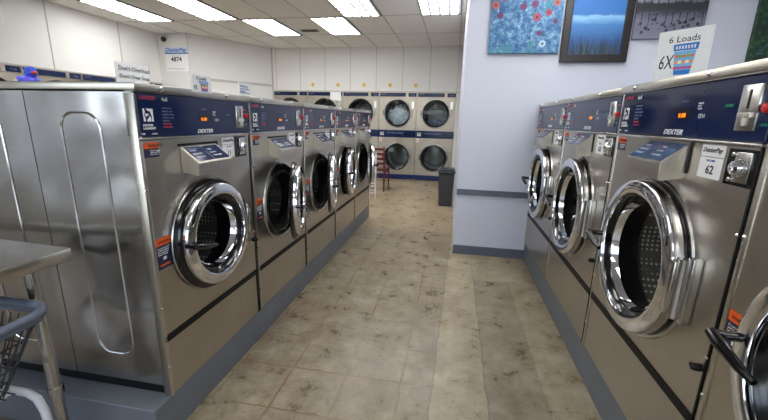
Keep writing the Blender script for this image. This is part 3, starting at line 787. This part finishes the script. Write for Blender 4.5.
def leafy():
    t=NT('painted_foliage'); n=t.noise(t.coord(),26,8,.8); t.l(t.ramp(n,[(.35,rgb(10,20,16)),(.5,rgb(26,56,38)),(.6,rgb(60,100,70)),(.72,rgb(40,70,90))]),t.b.inputs['Base Color']); return t.m
v=thing('foliage_painting','dark green foliage painting cut off by the right frame edge','painting',(2.333,PY+.0015,1.805))
obj('canvas',box(0,.62,-.03,0,0,.86,bev=.003),leafy(),v)
b=nb(); random.seed(31)
for i in range(60):
    x=.05+.5*random.random(); z=.05+.75*random.random(); s=.01+.02*random.random()
    poly(b,[(x-s,z),(x,z-s*.4),(x+s,z),(x,z+s*.4)],.0007,mi=i%3)
bmesh.ops.translate(b,verts=b.verts[:],vec=(0,-.030,0)); obj('painted_leaves',b,[mat('paint_leaf',(50,96,60),.5),mat('paint_leaf_dark',(16,36,26),.5),mat('paint_sky',(60,88,120),.5)],v)

# ------------------------------------------------------------------ loose furniture
# waste bin
v=thing('waste_bin','slim charcoal plastic waste bin with a lid beside the lavender wall corner','bin',(-.075,6.12,0))
b=nb()
a=[b.verts.new(p) for p in ((-.105,-.15,0),(.105,-.15,0),(.105,.15,0),(-.105,.15,0))]; c=[b.verts.new(p) for p in ((-.125,-.19,.55),(.125,-.19,.55),(.125,.19,.55),(-.125,.19,.55))]
b.faces.new(a[::-1]); b.faces.new(c)
for i in range(4): b.faces.new((a[i],a[(i+1)%4],c[(i+1)%4],c[i]))
bmesh.ops.bevel(b,geom=b.edges[:],offset=.015,segments=3,affect='EDGES'); obj('bin_body',b,'bin',v,True)
b=nb(); bx(b,-.140,.140,-.205,.205,.545,.575,bev=.01); bx(b,-.125,.125,-.185,.185,.570,.605,bev=.016); obj('lid',b,'bin',v,True)
obj('lid_flap',box(-.09,.09,-.13,.13,.600,.612,bev=.004),'blackgloss',v,True)
# ladder-back chair, facing +x
v=thing('wooden_chair','dark red wooden ladder-back chair standing beyond the end of the left row','chair',(-1.44,7.12,0),math.radians(86))
w=.19
for sy in (-1,1):
    b=nb(); tube(b,[(-.19,sy*w,0),(-.175,sy*w,.42),(-.20,sy*w,.62),(-.245,sy*w,.86)],[.015,.019,.018,.014],8); obj('back_post',b,'cherry',v,True)
    b=nb(); tube(b,[(.19,sy*w,0),(.185,sy*w,.41)],[.014,.019],8); obj('leg',b,'cherry',v,True)
    b=nb(); tube(b,[(-.18,sy*w,.2),(.185,sy*w,.2)],.009,8); obj('stretcher',b,'cherry',v,True)
for z in (.54,.63,.72,.81):
    b=nb(); bx(b,-.006,.006,-w,w,-.022,.022,bev=.004); s=obj('back_slat',b,'cherry',v); s.location=(-.19-.055*(z-.5)/.36*1.0-.002,0,z)
obj('seat',box(-.20,.21,-.215,.215,.41,.45,bev=.014,seg=3),'cherry',v,True)
b=nb(); bx(b,-.18,.19,-.195,-.175,.35,.41); bx(b,-.18,.19,.175,.195,.35,.41); bx(b,.17,.19,-.19,.19,.35,.41); obj('seat_rail',b,'cherry',v)
b=nb(); tube(b,[(.188,-w,.25),(.188,w,.25)],.009,8); obj('stretcher',b,'cherry',v,True)
# white metal rack between washer row and chair
v=thing('metal_rack','white metal rack with rungs standing between the left row end and the red chair','rack',(-1.37,6.38,0),math.radians(12))
for x in (-.055,.055):
    for y in (-.14,.14):
        b=nb(); tube(b,[(x,y,0),(x,y,.78)],.011,8); obj('rack_post',b,'wmetal',v,True)
for z in (.10,.22,.34,.46,.58,.66,.74):
    b=nb(); tube(b,[(-.055,-.14,z),(.055,-.14,z),(.055,.14,z),(-.055,.14,z)],.007,8,closed=True); obj('rung',b,'wmetal',v,True)
# steel table: corner near camera at (-1.318,1.03)
TZ=.88
v=thing('steel_table','stainless steel folding table at the left frame edge, in front of the washing machine side','table',(-1.318,1.030,0),math.radians(-3))
obj('tabletop',box(-1.25,0,-.72,0,TZ-.045,TZ,bev=.004),'cap',v,True)
b=nb(); bx(b,-1.21,-.04,-.68,-.04,TZ-.055,TZ-.045); obj('apron',b,'darksteel',v)
for x,y in ((-.100,-.075),(-1.19,-.075),(-.100,-.66),(-1.19,-.66)):
    b=nb(); tube(b,[(x,y,.0),(x,y,TZ-.05)],.020,16); lg=obj('leg',b,'satin',v,True)
    b=nb(); tube(b,[(x,y,.31),(x,y,.34)],.026,16); obj('leg_collar',b,'satin',lg,True)
    b=nb(); tube(b,[(x,y,0),(x,y,.03)],.026,16); obj('foot',b,'black',lg,True)
# laundry cart tucked under the table edge
v=thing('laundry_cart','wire laundry cart with a blue-grey rim and pale tube frame under the steel table','laundry cart',(0,0,0))
cz=.72; cxr,cyf,cyn=-1.265,.900,.48; cxl=-1.88
def rr(z,ins,n=6,r=.075): return [(x,y,z) for x,y in rrect(cxl+ins,cxr-ins,cyn+ins,cyf-ins,r,n)]
b=nb(); tube(b,rr(cz,0),.015,12,closed=True); tube(b,rr(cz-.018,0.002),.010,10,closed=True); obj('basket_rim',b,'rim',v,True)
b=nb(); zb=.45; 
top=rr(cz-.03,.012,4); bot=rr(zb,.09,4)
def resamp(lo,n):
    P=[Vector(p) for p in lo]; P.append(P[0]); Ls=[(P[i+1]-P[i]).length for i in range(len(P)-1)]; T_=sum(Ls); out=[]
    for k in range(n):
        s=T_*k/n
        for i,l in enumerate(Ls):
            if s<=l: out.append(P[i].lerp(P[i+1],s/l)); break
            s-=l
    return out
ta,tb=resamp(top,56),resamp(bot,56)
for p,q in zip(ta,tb): tube(b,[p,q],.0022,5)
for k in range(5):
    f=(k+1)/5.5
    tube(b,[p.lerp(q,f) for p,q in zip(ta,tb)],.003,6,closed=True)
for k in range(9):
    y=cyn+.10+(cyf-cyn-.2)*k/8; tube(b,[(cxl+.09,y,zb),(cxr-.09,y,zb)],.0025,5)
obj('wire_basket',b,'wire',v,True)
b=nb()
for y in (cyn+.10,cyf-.06):
    tube(b,[(cxr-.02,y,.10),(cxr-.045,y,.36),(cxr-.065,y,.405),(cxr-.10,y,.42),(cxl+.10,y,.42),(cxl+.065,y,.405),(cxl+.045,y,.36),(cxl+.02,y,.10)],.013,10)
for x in (cxr-.03,cxl+.03): tube(b,[(x,cyn+.1,.20),(x,cyf-.06,.20)],.012,10)
for x in (cxr-.16,cxl+.16): tube(b,[(x,cyn+.1,.42),(x,cyf-.06,.42)],.010,8)
for x in (cxr-.16,cxl+.16): 
    for y in (cyn+.14,cyf-.10): tube(b,[(x,y,.42),(x,y,zb+.005)],.006,8)
obj('tube_frame',b,'tube',v,True)
for x in (cxr-.02,cxl+.02):
    for y in (cyn+.10,cyf-.06):
        b=nb(); tube(b,[(x,y-.012,.042),(x,y+.012,.042)],.042,20); cs=obj('caster',b,'black',v,True)
        b=nb(); bx(b,x-.012,x+.012,y-.018,y-.013,.035,.11); bx(b,x-.012,x+.012,y+.013,y+.018,.035,.11); bx(b,x-.012,x+.012,y-.018,y+.018,.10,.115); obj('caster_fork',b,'satin',cs)

# ------------------------------------------------------------------ light & camera
W=bpy.data.worlds.new('world'); bpy.context.scene.world=W; W.use_nodes=True
nt=W.node_tree; bg=nt.nodes['Background']
sky=nt.nodes.new('ShaderNodeTexSky'); sky.sky_type='NISHITA'; sky.sun_elevation=math.radians(50); sky.sun_rotation=math.radians(20); sky.sun_disc=False
hs=nt.nodes.new('ShaderNodeHueSaturation'); hs.inputs['Saturation'].default_value=.45; nt.links.new(sky.outputs[0],hs.inputs['Color']); nt.links.new(hs.outputs[0],bg.inputs[0]); bg.inputs[1].default_value=.42
tag(struct('ground_outside',box(-30,30,-40,-3.62,-.2,-.05),mat('pavement_outside',(150,148,145),.8)),kind='structure')

f=370.43; yaw,pitch,roll=.1783,.2389,.0240
F=Vector((-math.sin(yaw)*math.cos(pitch),math.cos(yaw)*math.cos(pitch),-math.sin(pitch)))
R0=Vector((math.cos(yaw),math.sin(yaw),0)); U0=R0.cross(F)
R2=R0*math.cos(roll)+U0*math.sin(roll); U2=-R0*math.sin(roll)+U0*math.cos(roll)
cam=bpy.data.cameras.new('camera'); co=bpy.data.objects.new('camera',cam); C.objects.link(co)
m=Matrix((R2,U2,-F)).transposed().to_4x4(); m.translation=Vector((0,0,1.35)); co.matrix_world=m
cam.sensor_width=36; cam.lens=f/768*36; cam.clip_start=.02; cam.clip_end=200
sc=bpy.context.scene; sc.camera=co
vs=sc.view_settings; vs.view_transform='Standard'; vs.look='None'; vs.gamma=1; vs.use_curve_mapping=False; vs.exposure=1.12
sc.cycles.use_denoising=True; sc.cycles.max_bounces=8; sc.cycles.transparent_max_bounces=12; sc.cycles.caustics_reflective=False; sc.cycles.caustics_refractive=False
sc.cycles.sample_clamp_indirect=6
